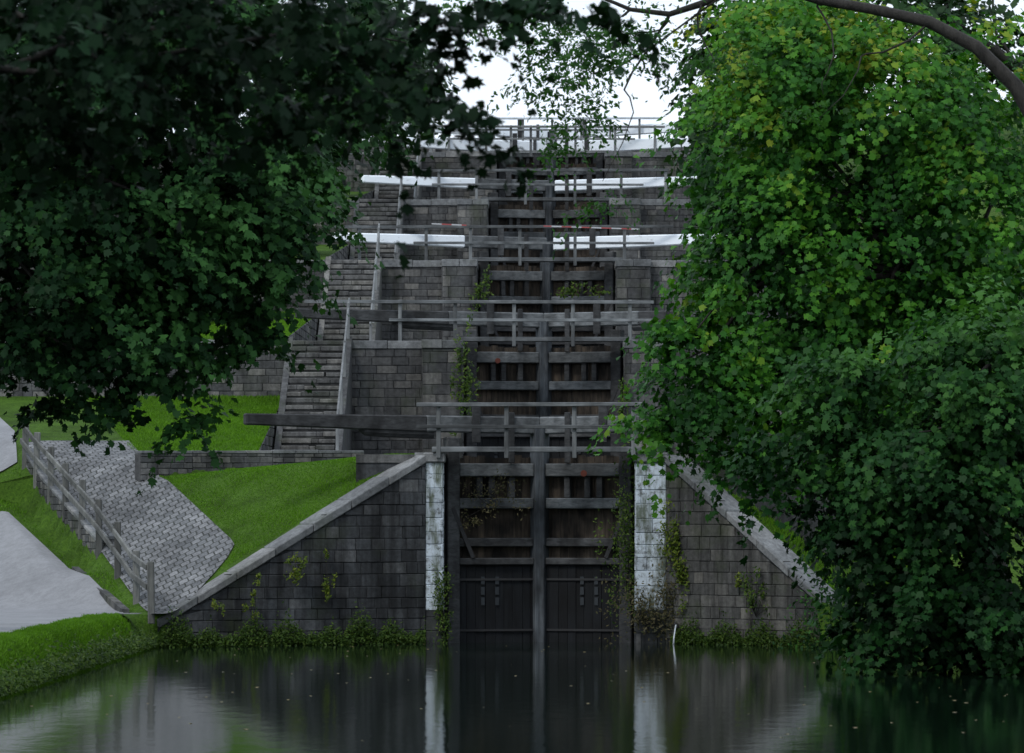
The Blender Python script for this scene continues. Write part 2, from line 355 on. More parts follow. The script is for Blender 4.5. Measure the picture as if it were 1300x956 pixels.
m=MB(); m.quad([(-2.3,-.5,-.01),(2.3,-.5,-.01),(2.3,1,-.01),(-2.3,1,-.01)],.5); o=m.build('gate_water',M['water']); o['kind']='structure'
for i in range(5):
    z=RISE*i+2.0; m=MB(); m.quad([(-2.25,22*i+1,z),(2.25,22*i+1,z),(2.25,22*i+21.8,z),(-2.25,22*i+21.8,z)],.5); o=m.build('chamber_water',M['water']); o['kind']='structure'
m=MB(); m.box(-2.25,2.25,-1,112,-1.5,-.8); o=m.build('lock_floor',M['stone']); o['kind']='structure'
# ------------------------------------------------------------ lock walls
LV=['lowest','second','middle','fourth','fifth','summit']
def ztop(i): return G0+RISE*i if i<5 else ZS
def lockwall(i,s):
    ys=-.8 if i==0 else 22*i-2; ye=22*(i+1)-2 if i<5 else 124; zt=ztop(i); zb=zt-G0-.6
    xin=2.2*s; xout=(-5.2 if s<0 else 6.9)
    if i==0: xout=-4.2 if s<0 else 6.9
    sd='left' if s<0 else 'right'
    root=thing('lock_wall',((xin+xout)/2,ys,zb),f'dark stone chamber wall on the {sd} of the {LV[i]} lock gates','stone wall')
    mat=M['stone'] if i==0 else M['stone_up']
    m=MB(); y0=ys+(.25 if i==0 else 0)
    c=.22
    m.box(min(xin,xout)+(.03 if s>0 else 0),max(xin,xout)-(.03 if s<0 else 0),y0+.03,ye,zb-1.5,zt-c-.01,.15)
    if s<0: sface(m,(xin,y0),(xin,ye),zb,zt-c,zt-c,.3,.7)
    else: sface(m,(xin,ye),(xin,y0),zb,zt-c,zt-c,.3,.7)
    if i>0:
        zp=ztop(i-1)-.1
        a,b=sorted((xin,xout)); sface(m,(a,ys),(b,ys),zp,zt-c,zt-c,.22,.42)
        pa,pb=(-3.25,-2.2) if s<0 else (2.2,3.25)
        sface(m,(pa,ys-.35),(pb,ys-.35),zp-3,zt-c,zt-c,.3,.5)
        sface(m,(pa,ys),(pa,ys-.35),zp,zt-c,zt-c,.33,.4) if s<0 else sface(m,(pb,ys-.35),(pb,ys),zp,zt-c,zt-c,.33,.4)
        if s<0: sface(m,(pb,ys-.35),(pb,ys),zp-3,zt-c,zt-c,.33,.4)
        else: sface(m,(pa,ys),(pa,ys-.35),zp-3,zt-c,zt-c,.33,.4)
    m.build('masonry',mat,root)
    m=MB(); a,b=sorted((xin,xout))
    if s<0: copings(m,(xin,y0+.02),(xin,ye),zt,zt,.7,.04,c)
    else: copings(m,(xin,ye),(xin,y0+.02),zt,zt,.7,.04,c)
    if i>0:
        copings(m,(a,ys-.002),(b,ys-.002),zt+.004,zt+.004,.55,.05,c)
        pa,pb=(-3.28,-2.16) if s<0 else (2.16,3.28); copings(m,(pa,ys-.35),(pb,ys-.35),zt+.008,zt+.008,.42,.05,c,.6)
    m.build('coping',M['coping'],root,.012)
    m=MB(); q=.72; x0,x1=(xout,xin-q+.04) if s<0 else (xin+q-.04,xout)
    m.box(x0,x1,y0+(.6 if i>0 else 0),ye,zt-c,zt-.03,.5); m.build('paving',M['step'],root)
for i in range(6):
    for s in (-1,1): lockwall(i,s)
for (a,b,s) in ((-2.6,-2.2,-1),(2.2,2.9,1)):
    root=thing('gate_pier',((a+b)/2,-.8,-.4),'white painted stone pier at the '+('inner end of the left wing wall' if s<0 else 'mouth of the lock, right of the gates'),'stone pier')
    m=MB(); sface(m,(a,-.8),(b,-.8),.75,G0-.22,G0-.22,.31,.8,.015)
    if s<0: sface(m,(b,-.8),(b,-.52),.75,G0-.22,G0-.22,.31,.6,.012)
    else: sface(m,(a,-.52),(a,-.8),.75,G0-.22,G0-.22,.31,.6,.012)
    m.build('painted_stones',M['whitestone'],root)
    m=MB(); sface(m,(a,-.8),(b,-.8),-.4,.75,.75,.32,.6); m.box(a+.02,b-.02,-.79,-.5,-.4,G0-.23,.2)
    m.build('masonry',M['stone'],root)
    m=MB(); m.box(a-.05,b+.05,-.88,-.5,G0-.22,G0+.01); m.build('coping',M['coping'],root,.03)
def wing(s):
    if s<0:
        p0,p1,z0,z1,mt=(-8.45,-4.1),(-2.6,-.82),.62,G0-.02,M['stone']; lab='long sloping blackened stone wing wall left of the lock gates'
    else:
        p0,p1,z0,z1,mt=(2.9,-.82),(6.3,-4.0),G0-.02,1.1,M['stone_brown']; lab='short sloping grey stone wing wall right of the lock gates'
    root=thing('wing_wall',((p0[0]+p1[0])/2,(p0[1]+p1[1])/2,-.4),lab,'stone wall')
    m=MB(); sface(m,p0,p1,-.4,z0-.2,z1-.2,.26,.46)
    d=Vector((p1[0]-p0[0],p1[1]-p0[1],0)).normalized(); n=Vector((d.y,-d.x,0)); q=lambda p,o:(p[0]-n.x*o,p[1]-n.y*o)
    A,B=q(p0,.02),q(p1,.02);C,D=q(p1,.7),q(p0,.7)
    m.hexa([(*A,-.4),(*B,-.4),(*C,-.4),(*D,-.4)],[(*A,z0-.21),(*B,z1-.21),(*C,z1-.21),(*D,z0-.21)],.2)
    if s<0: sface(m,q(p0,.7),p0,-.4,z0-.2,z0-.2,.3,.5)
    else: sface(m,p1,q(p1,.7),-.4,z1-.2,z1-.2,.3,.5)
    m.build('masonry',mt,root)
    m=MB(); copings(m,p0,p1,z0,z1,.78,.07,.2,.95); m.build('coping',M['coping'],root,.02)
wing(-1); wing(1)
# ------------------------------------------------------------ gates
L=2.31
def gate(s,kind):
    hx=2.17*s; ux,uy=(-s*2.15/L,.75/L)
    vx,vy=(uy if s<0 else -uy),-abs(ux)
    W=lambda u,v,z:(hx+ux*u+vx*v,uy*u+vy*v,z)
    def blk(m,u0,u1,v0,v1,z0,z1,r=None):
        m.hexa([W(u0,v0,z0),W(u1,v0,z0),W(u1,v1,z0),W(u0,v1,z0)],[W(u0,v0,z1),W(u1,v0,z1),W(u1,v1,z1),W(u0,v1,z1)],r)
    root=thing('lock_gate',(hx,0,-.5),'x','lock gate')
    m=MB(); blk(m,0,.3,-.16,.2,-.5,4.72); m.build('heel_post',M['wood_dark'],root,.02)
    m=MB(); blk(m,L-.17,L-.008,-.16,.24,-.5,5.02); m.build('mitre_post',M['wood_post'],root,.02)
    for z,h,mt,vf in ((3.97,.3,'wood_x',.17),(3.2,.24,'wood_x',.15),(2.3,.2,'wood_dark',.13),(1.86,.16,'wood_dark',.17)):
        m=MB(); blk(m,.3,L-.17,-.1,vf,z-h/2,z+h/2); m.build('cross_rail',M[mt],root,.02)
    m=MB(); u=.3
    while u<L-.17:
        w=min(random.uniform(.16,.24),L-.17-u); z1=4.3+random.uniform(-.06,.02)
        if w>.03: blk(m,u+.004,u+w-.004,-.16+random.uniform(-.01,.01),-.105,1.7,z1)
        u+=w
    m.build('upper_planking',M['wood_b'],root)
    m=MB(); u=.3
    while u<L-.17:
        w=min(random.uniform(.18,.26),L-.17-u)
        if w>.03: blk(m,u+.005,u+w-.005,-.09,.07+random.uniform(-.012,.012),-.5,1.78)
        u+=w
    m.build('lower_planking',M['wood_wet'],root)
    for u in (.75,1.05,1.55):
        m=MB(); blk(m,u,u+.14,-.09,.10,3.33,3.81); m.build('muntin',M['wood_dark'],root,.01)
    for u in (.85,1.2):
        m=MB()
        for k in range(3): blk(m,u+.0,u+.09,.085,.1,.85+k*.24,1.03+k*.24)
        m.build('slotted_rack',M['slot'],root)
    m=MB(); m.bar(W(.12,.2,3.1),W(.62,.2,1.95),.03,.09); m.build('iron_brace',M['iron'],root)
    for z in (1.42,.25):
        m=MB(); blk(m,.3,L-.17,.09,.11,z,z+.05); m.build('iron_strap',M['iron'],root)
    def beampart(u0,u1,zt0,zb0,zt1,zb1,hw0,hw1):
        m=MB(); m.hexa([W(u0,-hw0,zb0),W(u1,-hw1,zb1),W(u1,hw1,zb1),W(u0,hw0,zb0)],[W(u0,-hw0,zt0),W(u1,-hw1,zt1),W(u1,hw1,zt1),W(u0,hw0,zt0)]); return m
    inner='wood_x' if kind=='grey' or (kind=='white' and s<0) else 'whitewood'
    d=-.1 if kind=='full' else 0
    beampart(L-.25 if inner=='whitewood' else L-.02,-.5,5.2,4.8+d,5.22,4.84+d,.17,.18).build('balance_beam',M[inner],root,.03)
    o=beampart(-.502,-4.85,5.22,4.84+d,5.24,4.98+d,.18,.14).build('beam_tail',M['wood_dark' if kind=='grey' else 'whitewood'],root,.03)
    if kind!='grey': o['label']='white painted outer end of the balance beam'
    if kind=='grey':
        m=MB(); m.tube([W(-.3,0,4.82),W(-1.5,0,4.85),W(-1.95,0,4.87),W(-2.1,0,4.9)],[.14,.14,.12,.05],10); m.build('bolster',M['wood_dark'],root)
    m=MB(); blk(m,.6,.8,.18,.22,4.6,5.5); m.build('paddle_post',M['wood_dark'],root,.01)
    m=MB(); blk(m,1.5,1.64,.18,.22,4.13,5.3); m.build('paddle_post',M['wood_dark'],root,.01)
    return root
def kids(o): return [c for c in bpy.data.objects if c.parent==o]
def dup(root):
    r=root.copy(); col.objects.link(r)
    for c in kids(root):
        d=c.copy(); col.objects.link(d); d.parent=r
    return r
gdesc=['nearest the canal water with wet black lower planks','second pair up, under the bare grey balance beam','third pair up, with white beam tail','fourth pair up, with white beam tail','fifth pair up, with wholly white beam','topmost and farthest pair at the skyline, with wholly white beam']
for s in (-1,1):
    gk={'grey':gate(s,'grey'),'white':gate(s,'white'),'full':gate(s,'full')}; todo=[]
    for i,k in enumerate(['grey','grey','white','white','full','full']):
        g_=gk[k] if i in (0,2,4) else dup(gk[k]); todo.append((g_,22*i,ztop(i)-G0-(.25 if i==4 else 0)))
        tag(g_,f"{'left' if s<0 else 'right'} timber lock gate leaf {gdesc[i]}",'lock gate','timber lock gates up the staircase')
    for g_,dy,dz in todo: g_.location=g_.location+Vector((0,dy,dz))
def disc(px,py,Y,lab):
    x,y,z=P(px,py,Y); m=MB(); m.tube([(x,Y,z),(x,Y-.05,z)],[.075,.075],14)
    o=m.build('red_marker',M['red']); tag(o,lab,'round marker','red round markers on the gates')
disc(741,601,.13,'small round red marker on the top rail of the lowest right gate')
disc(632,458,22.1,'small round red marker on the left leaf of the second gates')
# ------------------------------------------------------------ footbridges
def footbridge(i,xa,xb,posts,Y,zb,mt,mtz,lab):
    root=thing('footbridge',((xa+xb)/2,Y,zb),lab,'footbridge','railed footbridges over the gates')
    m=MB(); m.box(max(xa,-2.45),min(xb,2.45),Y-.05,Y+.5,zb+.02,zb+.14); m.build('deck',mt,root,.01)
    a=Y-.1
    m=MB(); m.bar((xa,a,zb+1.1),(xb,a,zb+1.1+random.uniform(-.03,.03)),.07,.09); m.build('top_rail',mt,root,.01)
    m=MB(); m.bar((max(xa,-4.2),a,zb+.6),(min(xb,3.4),a,zb+.59),.05,.08); m.build('middle_rail',mtz if i>=4 else mt,root,.01)
    for x in posts:
        m=MB(); m.box(x-.05,x+.05,a+.04,a+.14,zb-.12,zb+1.15); m.build('post',mtz,root,.01)
words=['lowest','second','third','fourth','fifth']
data=[(-2.8,2.4,[-2.3,-.75,.8,2.15]),(-6.5,3.0,[-3.9,-2.4,-.8,.8,2.35]),(-6.9,4.0,[-5.9,-3.8,-2.4,-.84,.9,2.46]),(-4.9,4.3,[-3.95,-2.6,-.84,.94,2.6,4.2]),(-4.9,4.6,[-4.1,-2.6,-1.6,-.8,.2,1.0,2.6,4.2])]
for i,(a,b,ps) in enumerate(data):
    mt=M['wood_x'] if i<4 else M['railpale']
    footbridge(i,a,b,ps,22*i-.9,G0+RISE*i,mt,M['wood_z'],f'{words[i]} timber footbridge with handrail, counting up from the canal')
footbridge(5,-4.6,4.8,[-3.9,-2.6,-1.3,0,1.3,2.6,3.9],109,ZS,M['palewood'],M['wood_z'],'pale railed footbridge at the very top of the lock staircase')
m=MB(); m.box(-7,7,113,135,15,ZS-.05); o=m.build('summit_ground',M['step']); o['kind']='structure'
x0,_,z0=P(690,287,42.6); x1,_,z1=P(812,291,42.6); m=MB(); m.bar((x0,42.6,z0),(x1,42.6,z1),.03,.035); o=m.build('barrier_pole',M['stripe']); tag(o,'thin red and white barrier pole lying along the third footbridge rail, right half','barrier')
x0,_,z0=P(548,284,42.6); x1,_,z1=P(592,286,42.6); m=MB(); m.bar((x0,42.6,z0),(x1,42.6,z1),.03,.035); o=m.build('barrier_pole',M['stripe']); tag(o,'short red and white barrier pole at the left of the third footbridge rail','barrier')
# ------------------------------------------------------------ stairs and landings
ow=['lowest','second','third','fourth','fifth']
for i in range(0,6):
    zt=ztop(i); ys=6.7 if i==0 else 22*i-2; ye=22*(i+1)-2
    m=MB(); m.box(-6.95,-5.203 if i else -4.2,ys,ye,zt-4.5,zt,.5); o=m.build('landing',M['stone_up']); o['kind']='structure'
for i in range(1,6):
    z0=ztop(i-1); z1=ztop(i); Yb=22*i-8.5; Yt=22*i-2; n=18 if i<5 else 11
    root=thing('stone_stairs',(-6.05,Yb,z0),f'{ow[i-1]} flight of stone steps, counted up from the grass, left of the locks','steps','stone stair flights beside the locks')
    m=MB(); mr=MB()
    for k in range(n):
        a=Yb+(Yt-Yb)*k/n; zz=z0+(z1-z0)*(k+1)/n; xs=[-6.74]+sorted(random.uniform(-6.5,-5.6) for _ in range(2))+[-5.35]; h=(z1-z0)/n
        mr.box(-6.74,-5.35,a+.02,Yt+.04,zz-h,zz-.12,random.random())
        for xa,xb in zip(xs[:-1],xs[1:]):
            if xb-xa<.05: continue
            m.box(xa+.004,xb-.004,a-.015+random.uniform(-.02,.02),a+.45,zz-.12,zz+random.uniform(-.018,.012))
    m.build('treads',M['step'],root,.015); mr.build('risers',M['riser'],root)
    for x in (-6.91,-5.33):
        m=MB(); m.hexa([(x,Yb,z0-.3),(x+.17,Yb,z0-.3),(x+.17,Yt,z0-.3),(x,Yt,z0-.3)],[(x,Yb,z0+.12),(x+.17,Yb,z0+.12),(x+.17,Yt,z1+.12),(x,Yt,z1+.12)]); m.build('side_wall',M['stone_up'],root,.01)
    rr=thing('handrail',(-5.1,Yb,z0),f'sloping wooden handrail up the right side of the {ow[i-1]} stair flight','handrail','wooden stair handrails')
    m=MB(); m.bar((-5.26,Yb-.3,z0+1.0),(-5.26,Yt+.5,z1+1.15),.055,.08); m.build('rail',M['railpale'],rr,.01)
    for k in range(4):
        t=k/3; y=Yb+(Yt-Yb)*t-.1; z=z0+(z1-z0)*t
        m=MB(); m.box(-5.30,-5.22,y-.04,y+.04,z-.05,z+1.02); m.build('post',M['railpale'],rr,.01)
for i in range(1,6):
    yw=22*i-1.02; zb=HZV[2*i-1]-.3; zt=HZV[2*i]
    root=thing('terrace_wall',(-9,yw,zb),f'dark stone terrace wall left of the {ow[i-1]} stair flight, with grass below it','stone wall')
    m=MB(); sface(m,(-18,yw-.03),(-6.96,yw-.03),zb,zt-.1,zt-.1,.22,.4)
    ya=8 if i==1 else 22*(i-1)-1; za=HZV[2*i-2]; ze=HZV[2*i-1]
    sface(m,(-6.99,ya),(-6.99,yw),za-.3,za+.06,ze+.12,.22,.4)
    m.build('masonry',M['stone_up'],root)
    m=MB(); copings(m,(-18,yw-.03),(-6.96,yw-.03),zt,zt+.02,.4,.04,.1,.7); m.build('coping',M['coping'],root,.01)
def lowwall(pts,h,th,lab,base=.3,ch=.14):
    root=thing('low_wall',(pts[0][0],pts[0][1],pts[0][2]-base),lab,'stone wall'); m=MB(); c=MB()
    for a,b in zip(pts[:-1],pts[1:]):
        zb=min(a[2],b[2])-base
        sface(m,a[:2],b[:2],zb,a[2]+h,b[2]+h,ch,.32)
        d=Vector((b[0]-a[0],b[1]-a[1],0)).normalized(); n=Vector((d.y,-d.x,0)); A=(a[0]-n.x*.01,a[1]-n.y*.01);B=(b[0]-n.x*.01,b[1]-n.y*.01);C=(b[0]-n.x*th,b[1]-n.y*th);D=(a[0]-n.x*th,a[1]-n.y*th)
        m.hexa([(*A,zb),(*B,zb),(*C,zb),(*D,zb)],[(*A,a[2]+h-.01),(*B,b[2]+h-.01),(*C,b[2]+h-.01),(*D,a[2]+h-.01)],.3)
        copings(c,a[:2],b[:2],a[2]+h+.08,b[2]+h+.08,th+.06,.03,.08,.6)
    m.build('masonry',M['stone_up'],root); c.build('coping',M['coping'],root,.01)
g=lambda x,y: float(HL(x,y))
lowwall([(-9.6,4.9,4.0),(-8.4,5.6,4.01),(-6.5,6.2,4.02),(-4.3,6.6,4.03)],.4,.3,'low level stone retaining wall behind the triangular lawn',.5)
fw=[(ip(y,fenceX)-.03,y) for y in (9.6,7,4.4,1.6)]; fw=[(x,y,g(x+.05,y)) for x,y in fw]; x_,y_,z_=fw[-1]
lowwall(fw+[(x_+.45,y_+.1,z_+.05)],.22,.28,'low stone wall running beneath the upper part of the wooden fence',.8,.16)
m=MB(); copings(m,(-10.95,1.9),(-9.3,-3.4),g(-10.95,1.9)+.1,g(-9.3,-3.4)+.12,.16,.0,.3,.8); o=m.build('kerb',M['stone_up']); tag(o,'dark kerb stones between the tarmac towpath and the fence foot','kerb')
# ------------------------------------------------------------ fence
root=thing('wooden_fence',(-10.2,1.3,1.5),'weathered wooden post and rail fence descending beside the cobbled path','fence')
fy=[9.2,7.8,6.3,4.8,3.2,1.5,-.5,-2.5,-4.3]; fp=[(ip(y,fenceX)+.02,y) for y in fy]; fp=[(x,y,g(x+.02,y)) for x,y in fp]
for k,(x,y,z) in enumerate(fp):
    m=MB(); lean=random.uniform(-.03,.03); h=1.2+random.uniform(-.03,.06)
    m.bar((x-.02,y,z-.2),(x+lean-.02,y,z+h),.15,.15); m.build('post',M['fence'],root,.015)
for h,nm in ((1.05,'top_rail'),(.62,'middle_rail')):
    for a,b in zip(fp[:-1],fp[1:]):
        m=MB(); m.bar((a[0]-.12,a[1],a[2]+h),(b[0]-.12,b[1],b[2]+h),.06,.13); m.build(nm,M['fence'],root,.01)
x,y,z=P(858,792,-1.1); root=thing('drain_spout',(x,-1.2,z),'small drain spout pouring water at the foot of the right wing wall','drain')
m=MB(); m.tube([(x,-.9,z),(x,-1.35,z-.03)],[.05,.05],10); m.build('pipe',M['iron'],root)
m=MB(); m.tube([(x,-1.33,z-.02),(x-.02,-1.45,z-.1),(x-.05,-1.5,z-.3),(x-.06,-1.52,-.02)],[.02,.018,.018,.025],8); m.build('water_stream',M['palewood'],root,smooth=True)
# ------------------------------------------------------------ grass blades etc
def blades(n,xf,yf,Hf,h0,h1,keep):
    x=xf(n); y=yf(n); k=keep(x,y); x=x[k];y=y[k]; z=Hf(x,y); n=len(x)
    pn=.5+.5*np.sin(x*2.3+1.7*np.sin(y*.9))*np.sin(y*1.9+x)
    h=(rng.uniform(h0,h1,n)*(.6+.6*pn))[:,None]; a=rng.uniform(0,6.28,n); w=.01+.04*h
    d=np.stack([np.cos(a),np.sin(a),np.zeros(n)],1); B=np.stack([x,y,z-.01],1); l=rng.normal(0,.4,(n,3))*h; l[:,2]=0
    return np.stack([B-d*w,B+d*w,B+l+np.array([0,0,1])*h],1).reshape(-1,3), np.clip(.7*rng.uniform(0,1,n)+.3*pn,0,1)
U=lambda a,b:(lambda n:rng.uniform(a,b,n))
ipv=lambda y,pts: np.interp(y,[p[0] for p in pts],[p[1] for p in pts])
parts=[]
parts.append(blades(100000,U(-9.3,-2.8),U(-3.2,6.3),HL,.02,.055,lambda x,y:(x>ipv(y,cobR)+.04)&(y>(-4.1+(x+8.45)/5.85*3.28)+.84)&(y<np.interp(x,[-9.5,-8.4,-6.5,-4.5,-2],[4.8,5.4,6.0,6.4,6.7]))))
parts.append(blades(80000,U(-13,-7.03),U(9,20.8),HL,.03,.1,lambda x,y:x>ipv(y,[(8,-10),(11,-10.5),(24,-13)])))
parts.append(blades(40000,U(-14.4,-8.6),U(-3,9.3),HL,.03,.07,lambda x,y:(x>ipv(y,tarR)+.03)&(x<ipv(y,fenceX)-.12)))
parts.append(blades(30000,U(-10,-7.03),U(22,42.5),HL,.04,.12,lambda x,y:y>0))
def HB(x,y):
    z=HL(x,y); t=np.clip((-8.3-x)/.9,0,1); t=t*t*(3-2*t); return -.35*(1-t)+z*t
parts.append(blades(90000,U(-9.95,-8.5),U(-40,-4.6),HB,.03,.1,lambda x,y:(x<-8.55)&((y<-5.8)|(x>-8.8))&(x>ipv(y,tarR)-.03+.03*np.sin(y*3)+.03*np.sin(y*8))))
parts.append(blades(20000,U(3.6,9),U(-3,4),HR,.05,.16,lambda x,y:y>-.82-(x-2.95)*.95+.8))
V=np.concatenate([p[0] for p in parts]); o=fastmesh('grass_blades',V,3,np.concatenate([p[1] for p in parts]),M['grass_b']); tag(o,'short bright green grass on the lawns and banks','grass',kind='stuff')
n=110; y=rng.uniform(-50,-1.2,n); x=rng.uniform(-8,8,n); x=np.where(y>-5,np.clip(x,-2.5-(-1-y)*1.6,3),x)
V,k=leafverts(np.stack([x,y,np.full(n,.008)],1),np.tile([0,0,1.],(n,1))+rng.normal(0,.03,(n,3)),.06,DIAM,0)
o=fastmesh('floating_leaves',V,k,rng.uniform(0,1,n),M['fallen']); tag(o,'pale fallen leaves scattered on the dark canal water','leaves',kind='stuff')
def plant(nm,lab,px,py,Y,w,h,n,size,mt):
    x,_,z=P(px,py,Y); root=thing(nm,(x,Y,z),lab,'plant')
    c=max(4,n//25); cc=rng.normal(0,.38,(c,3))*np.array([w,.12,h]); idx=rng.integers(0,c,n)
    C=np.array([x,Y-.05,z])+cc[idx]+rng.normal(0,1,(n,3))*np.array([w*.14,.05,h*.14]); Nn=np.array([0,-.6,.6])+rng.normal(0,.5,(n,3))
    V,k=leafverts(C,Nn,size,OVAL,1); fastmesh('leaves',V,k,rng.uniform(0,1,n),M[mt],root)
    m=MB()
    for q in range(min(c,8)): m.tube([(x,Y+.03,z-h*.4),tuple(np.array([x,Y,z])+cc[q]*1.1)],[.008,.004],4)
    m.build('stems',M['bark'],root)
def wy(px):
    t=(px-215)/(545-215); return -4.1+3.28*t-.15
for a in [('wall_fern','yellow green fern high on the left wing wall',375,722,.35,.45,260,.07,'leaf_moss'),
          ('wall_fern','narrow hanging fern near the middle of the left wing wall',416,730,.16,.65,180,.07,'leaf_moss'),
          ('wall_fern','upper of two small ferns at the low end of the left wing wall',325,735,.18,.25,80,.06,'leaf_moss'),
          ('wall_fern','lower of two small ferns at the low end of the left wing wall',318,768,.25,.35,120,.07,'leaf_moss'),
          ('wall_fern','leftmost pale fern on the left wing wall',276,768,.2,.35,90,.06,'leaf_moss')]:
    plant(a[0],a[1],a[2],a[3],wy(a[2]),*a[4:])
def wyr(px): return -.82-3.18*(px-850)/(1035-850)-.15
plant('wall_bush','yellow green bush beside the right white pier',853,678,wyr(858),.42,.65,450,.08,'leaf_moss')
plant('wall_bush','lower yellow green bush under the right pier bush',864,725,wyr(864),.3,.8,320,.08,'leaf_moss')
plant('wall_fern','small tuft halfway along the right wing wall',938,735,wyr(938),.22,.35,90,.07,'leaf_moss')
plant('wall_fern','trailing green fern near the outer end of the right wing wall',960,765,wyr(960),.35,.8,260,.08,'leaf_weed')
plant('wall_bush','dark green bush on the bank at the outer end of the right wing wall',1058,795,-5.0,1.3,1.5,1500,.1,'leaf_low')
plant('hanging_weed','tall straggling weeds hanging down beside the right gate leaf',795,700,-.5,.5,2.3,1500,.07,'leaf_weed')
plant('hanging_weed','dry brown weeds at the water beside the right white pier',828,775,-1.0,1.1,1.0,1400,.07,'leaf_dry')
plant('hanging_weed','weeds rooted at the foot of the left white pier',560,770,-.9,.4,1.2,600,.07,'leaf_weed')
plant('gate_weed','dry weed growing from the top rails of the lowest left gate',620,622,-.05,.8,.9,380,.06,'leaf_dry')
plant('gate_weed','small weed tuft on the third rail of the lowest left gate',606,664,-.05,.35,.3,120,.06,'leaf_dry')
plant('ivy','green ivy strip on the left chamber pier of the second lock',590,482,19.5,.35,1.5,700,.09,'leaf_weed')
plant('ivy','thin ivy on the right chamber pier of the second lock',790,505,19.5,.25,.9,300,.09,'leaf_weed')
plant('ivy','grassy tuft on the sill of the middle lock gates',745,368,43.2,1.2,.35,260,.1,'leaf_weed')
plant('ivy','grass tufts on the left wall of the middle lock',610,372,41.5,.4,.8,260,.1,'leaf_weed')
N=15000; t=rng.uniform(0,1,N); x=-8.4+5.8*t; y=-4.1+3.28*t-.15-np.abs(rng.normal(0,.12,N)); hh=.15+.4*np.abs(np.sin(t*23)*np.sin(t*9+1)); z=np.abs(rng.normal(0,1,N))*hh*.6
V,k=leafverts(np.stack([x,y,z],1),np.array([0,-.5,.6])+rng.normal(0,.5,(N,3)),.065,OVAL,.3)
N2=6000; t=rng.uniform(0,1,N2); x=3.0+3.3*t; y=-.9-3.18*t-.1-np.abs(rng.normal(0,.12,N2)); hh=.12+.3*np.abs(np.sin(t*13)); z=np.abs(rng.normal(0,1,N2))*hh*.6
V2,k=leafverts(np.stack([x,y,z],1),np.array([0,-.5,.6])+rng.normal(0,.5,(N2,3)),.065,OVAL,.3)
N3=12000; y=rng.uniform(-40,-4.3,N3); hh=.08+.22*np.abs(np.sin(y*1.9)*np.sin(y*.7+1)); x=-8.42-np.abs(rng.normal(0,.16,N3)); z=np.abs(rng.normal(0,1,N3))*hh*.7+np.clip(-8.3-x,0,1)*.4
V3,k=leafverts(np.stack([x,y,z],1),np.array([.3,-.4,.6])+rng.normal(0,.5,(N3,3)),.075,OVAL,.3)
o=fastmesh('waterside_weeds',np.concatenate([V,V2,V3]),k,rng.uniform(0,1,N+N2+N3)*.8,M['leaf_weed']); tag(o,'low green weeds along the water line below the walls and bank','weeds',kind='stuff')
# ------------------------------------------------------------ trees
def B(px,py,Y,rx,ry,dep,w=1):
    s=(Y-CY)/F; x,y,z=P(px,py,Y); return (x,y,z,rx*s,dep,ry*s,w)
YL=-24
blobs=[B(110,330,YL,190,150,3),B(40,180,YL,190,200,3),B(250,290,YL,105,135,2.6),B(318,430,YL+1,38,75,1.5,.8),B(185,450,YL,80,60,2,.9),B(330,220,YL,100,110,2.5),B(150,60,YL,230,150,3.5),B(40,435,YL,100,60,2.5),B(245,530,YL,35,30,1,.5),B(430,90,YL+4,90,100,2.5,.4),B(80,520,YL,70,20,1,.4),B(165,545,YL,30,25,.8,.3),B(350,330,YL,35,60,1.5,.7),B(400,200,YL+2,40,50,1.5,.4)]
tree('large dark leafed maple overhanging the towpath on the left side',(-15.5,-22,.8),(-12.5,-24,9.5),.42,blobs,1250,42,.165,M['leaf_left'],.6,nlimb=24,rmin=.3,bias=lambda C:np.clip((C[:,0]+8.8)*.07,-.35,.22)+.08*np.sin(C[:,0]*2+C[:,2]*2.4))  # bias paints lit patches into the leaf tone, darker towards the left
YN=-80
blobs=[B(60,60,YN,190,150,3),B(250,20,YN,170,110,2.4),B(410,40,YN,100,80,1.6,.7),B(500,110,YN,75,80,1,.5),B(585,165,YN,55,50,.6,.7),B(640,15,YN,90,30,.8,.9),B(350,150,YN,90,50,1.2,.3),B(560,60,YN,70,50,.8,.6),B(740,15,YN,70,25,.6,.6),B(600,215,YN,35,25,.4,.4),B(-250,-150,YN,300,250,4,.3)]
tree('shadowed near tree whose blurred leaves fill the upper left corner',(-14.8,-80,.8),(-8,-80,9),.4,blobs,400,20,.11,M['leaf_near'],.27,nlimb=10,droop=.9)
YR=-12
bias=lambda C: np.clip((C[:,2]-10.5)*.07,-.12,.28)+.1*np.sin(C[:,0]*1.9+C[:,2]*1.1)
blobs=[B(978,150,YR,95,130,2.6),B(1110,120,YR,150,120,3),B(1240,240,YR,130,200,3),B(932,330,YR,45,100,1.6),B(1050,330,YR,165,130,3),B(862,415,YR-1,45,30,1.2,1.0),B(910,490,YR-1,80,60,2,1.0),B(845,545,YR-1,48,28,1.2,1.0),B(1010,500,YR,130,85,2.4),B(1000,30,YR+1,110,70,2.5,.8),B(1180,440,YR,150,120,3),B(900,240,YR+2,25,60,1.2),B(955,570,YR-1,65,28,1.2,.9),B(1180,570,YR-2,140,80,2,.8)]
tree('tall bright green maple right of the locks with yellowing top leaves',(9.6,-11,.7),(7.5,-12,10),.4,blobs,1750,40,.155,M['leaf_right'],.62,bias=bias,nlimb=20,rmin=.4,droop=.75)
YD=-22
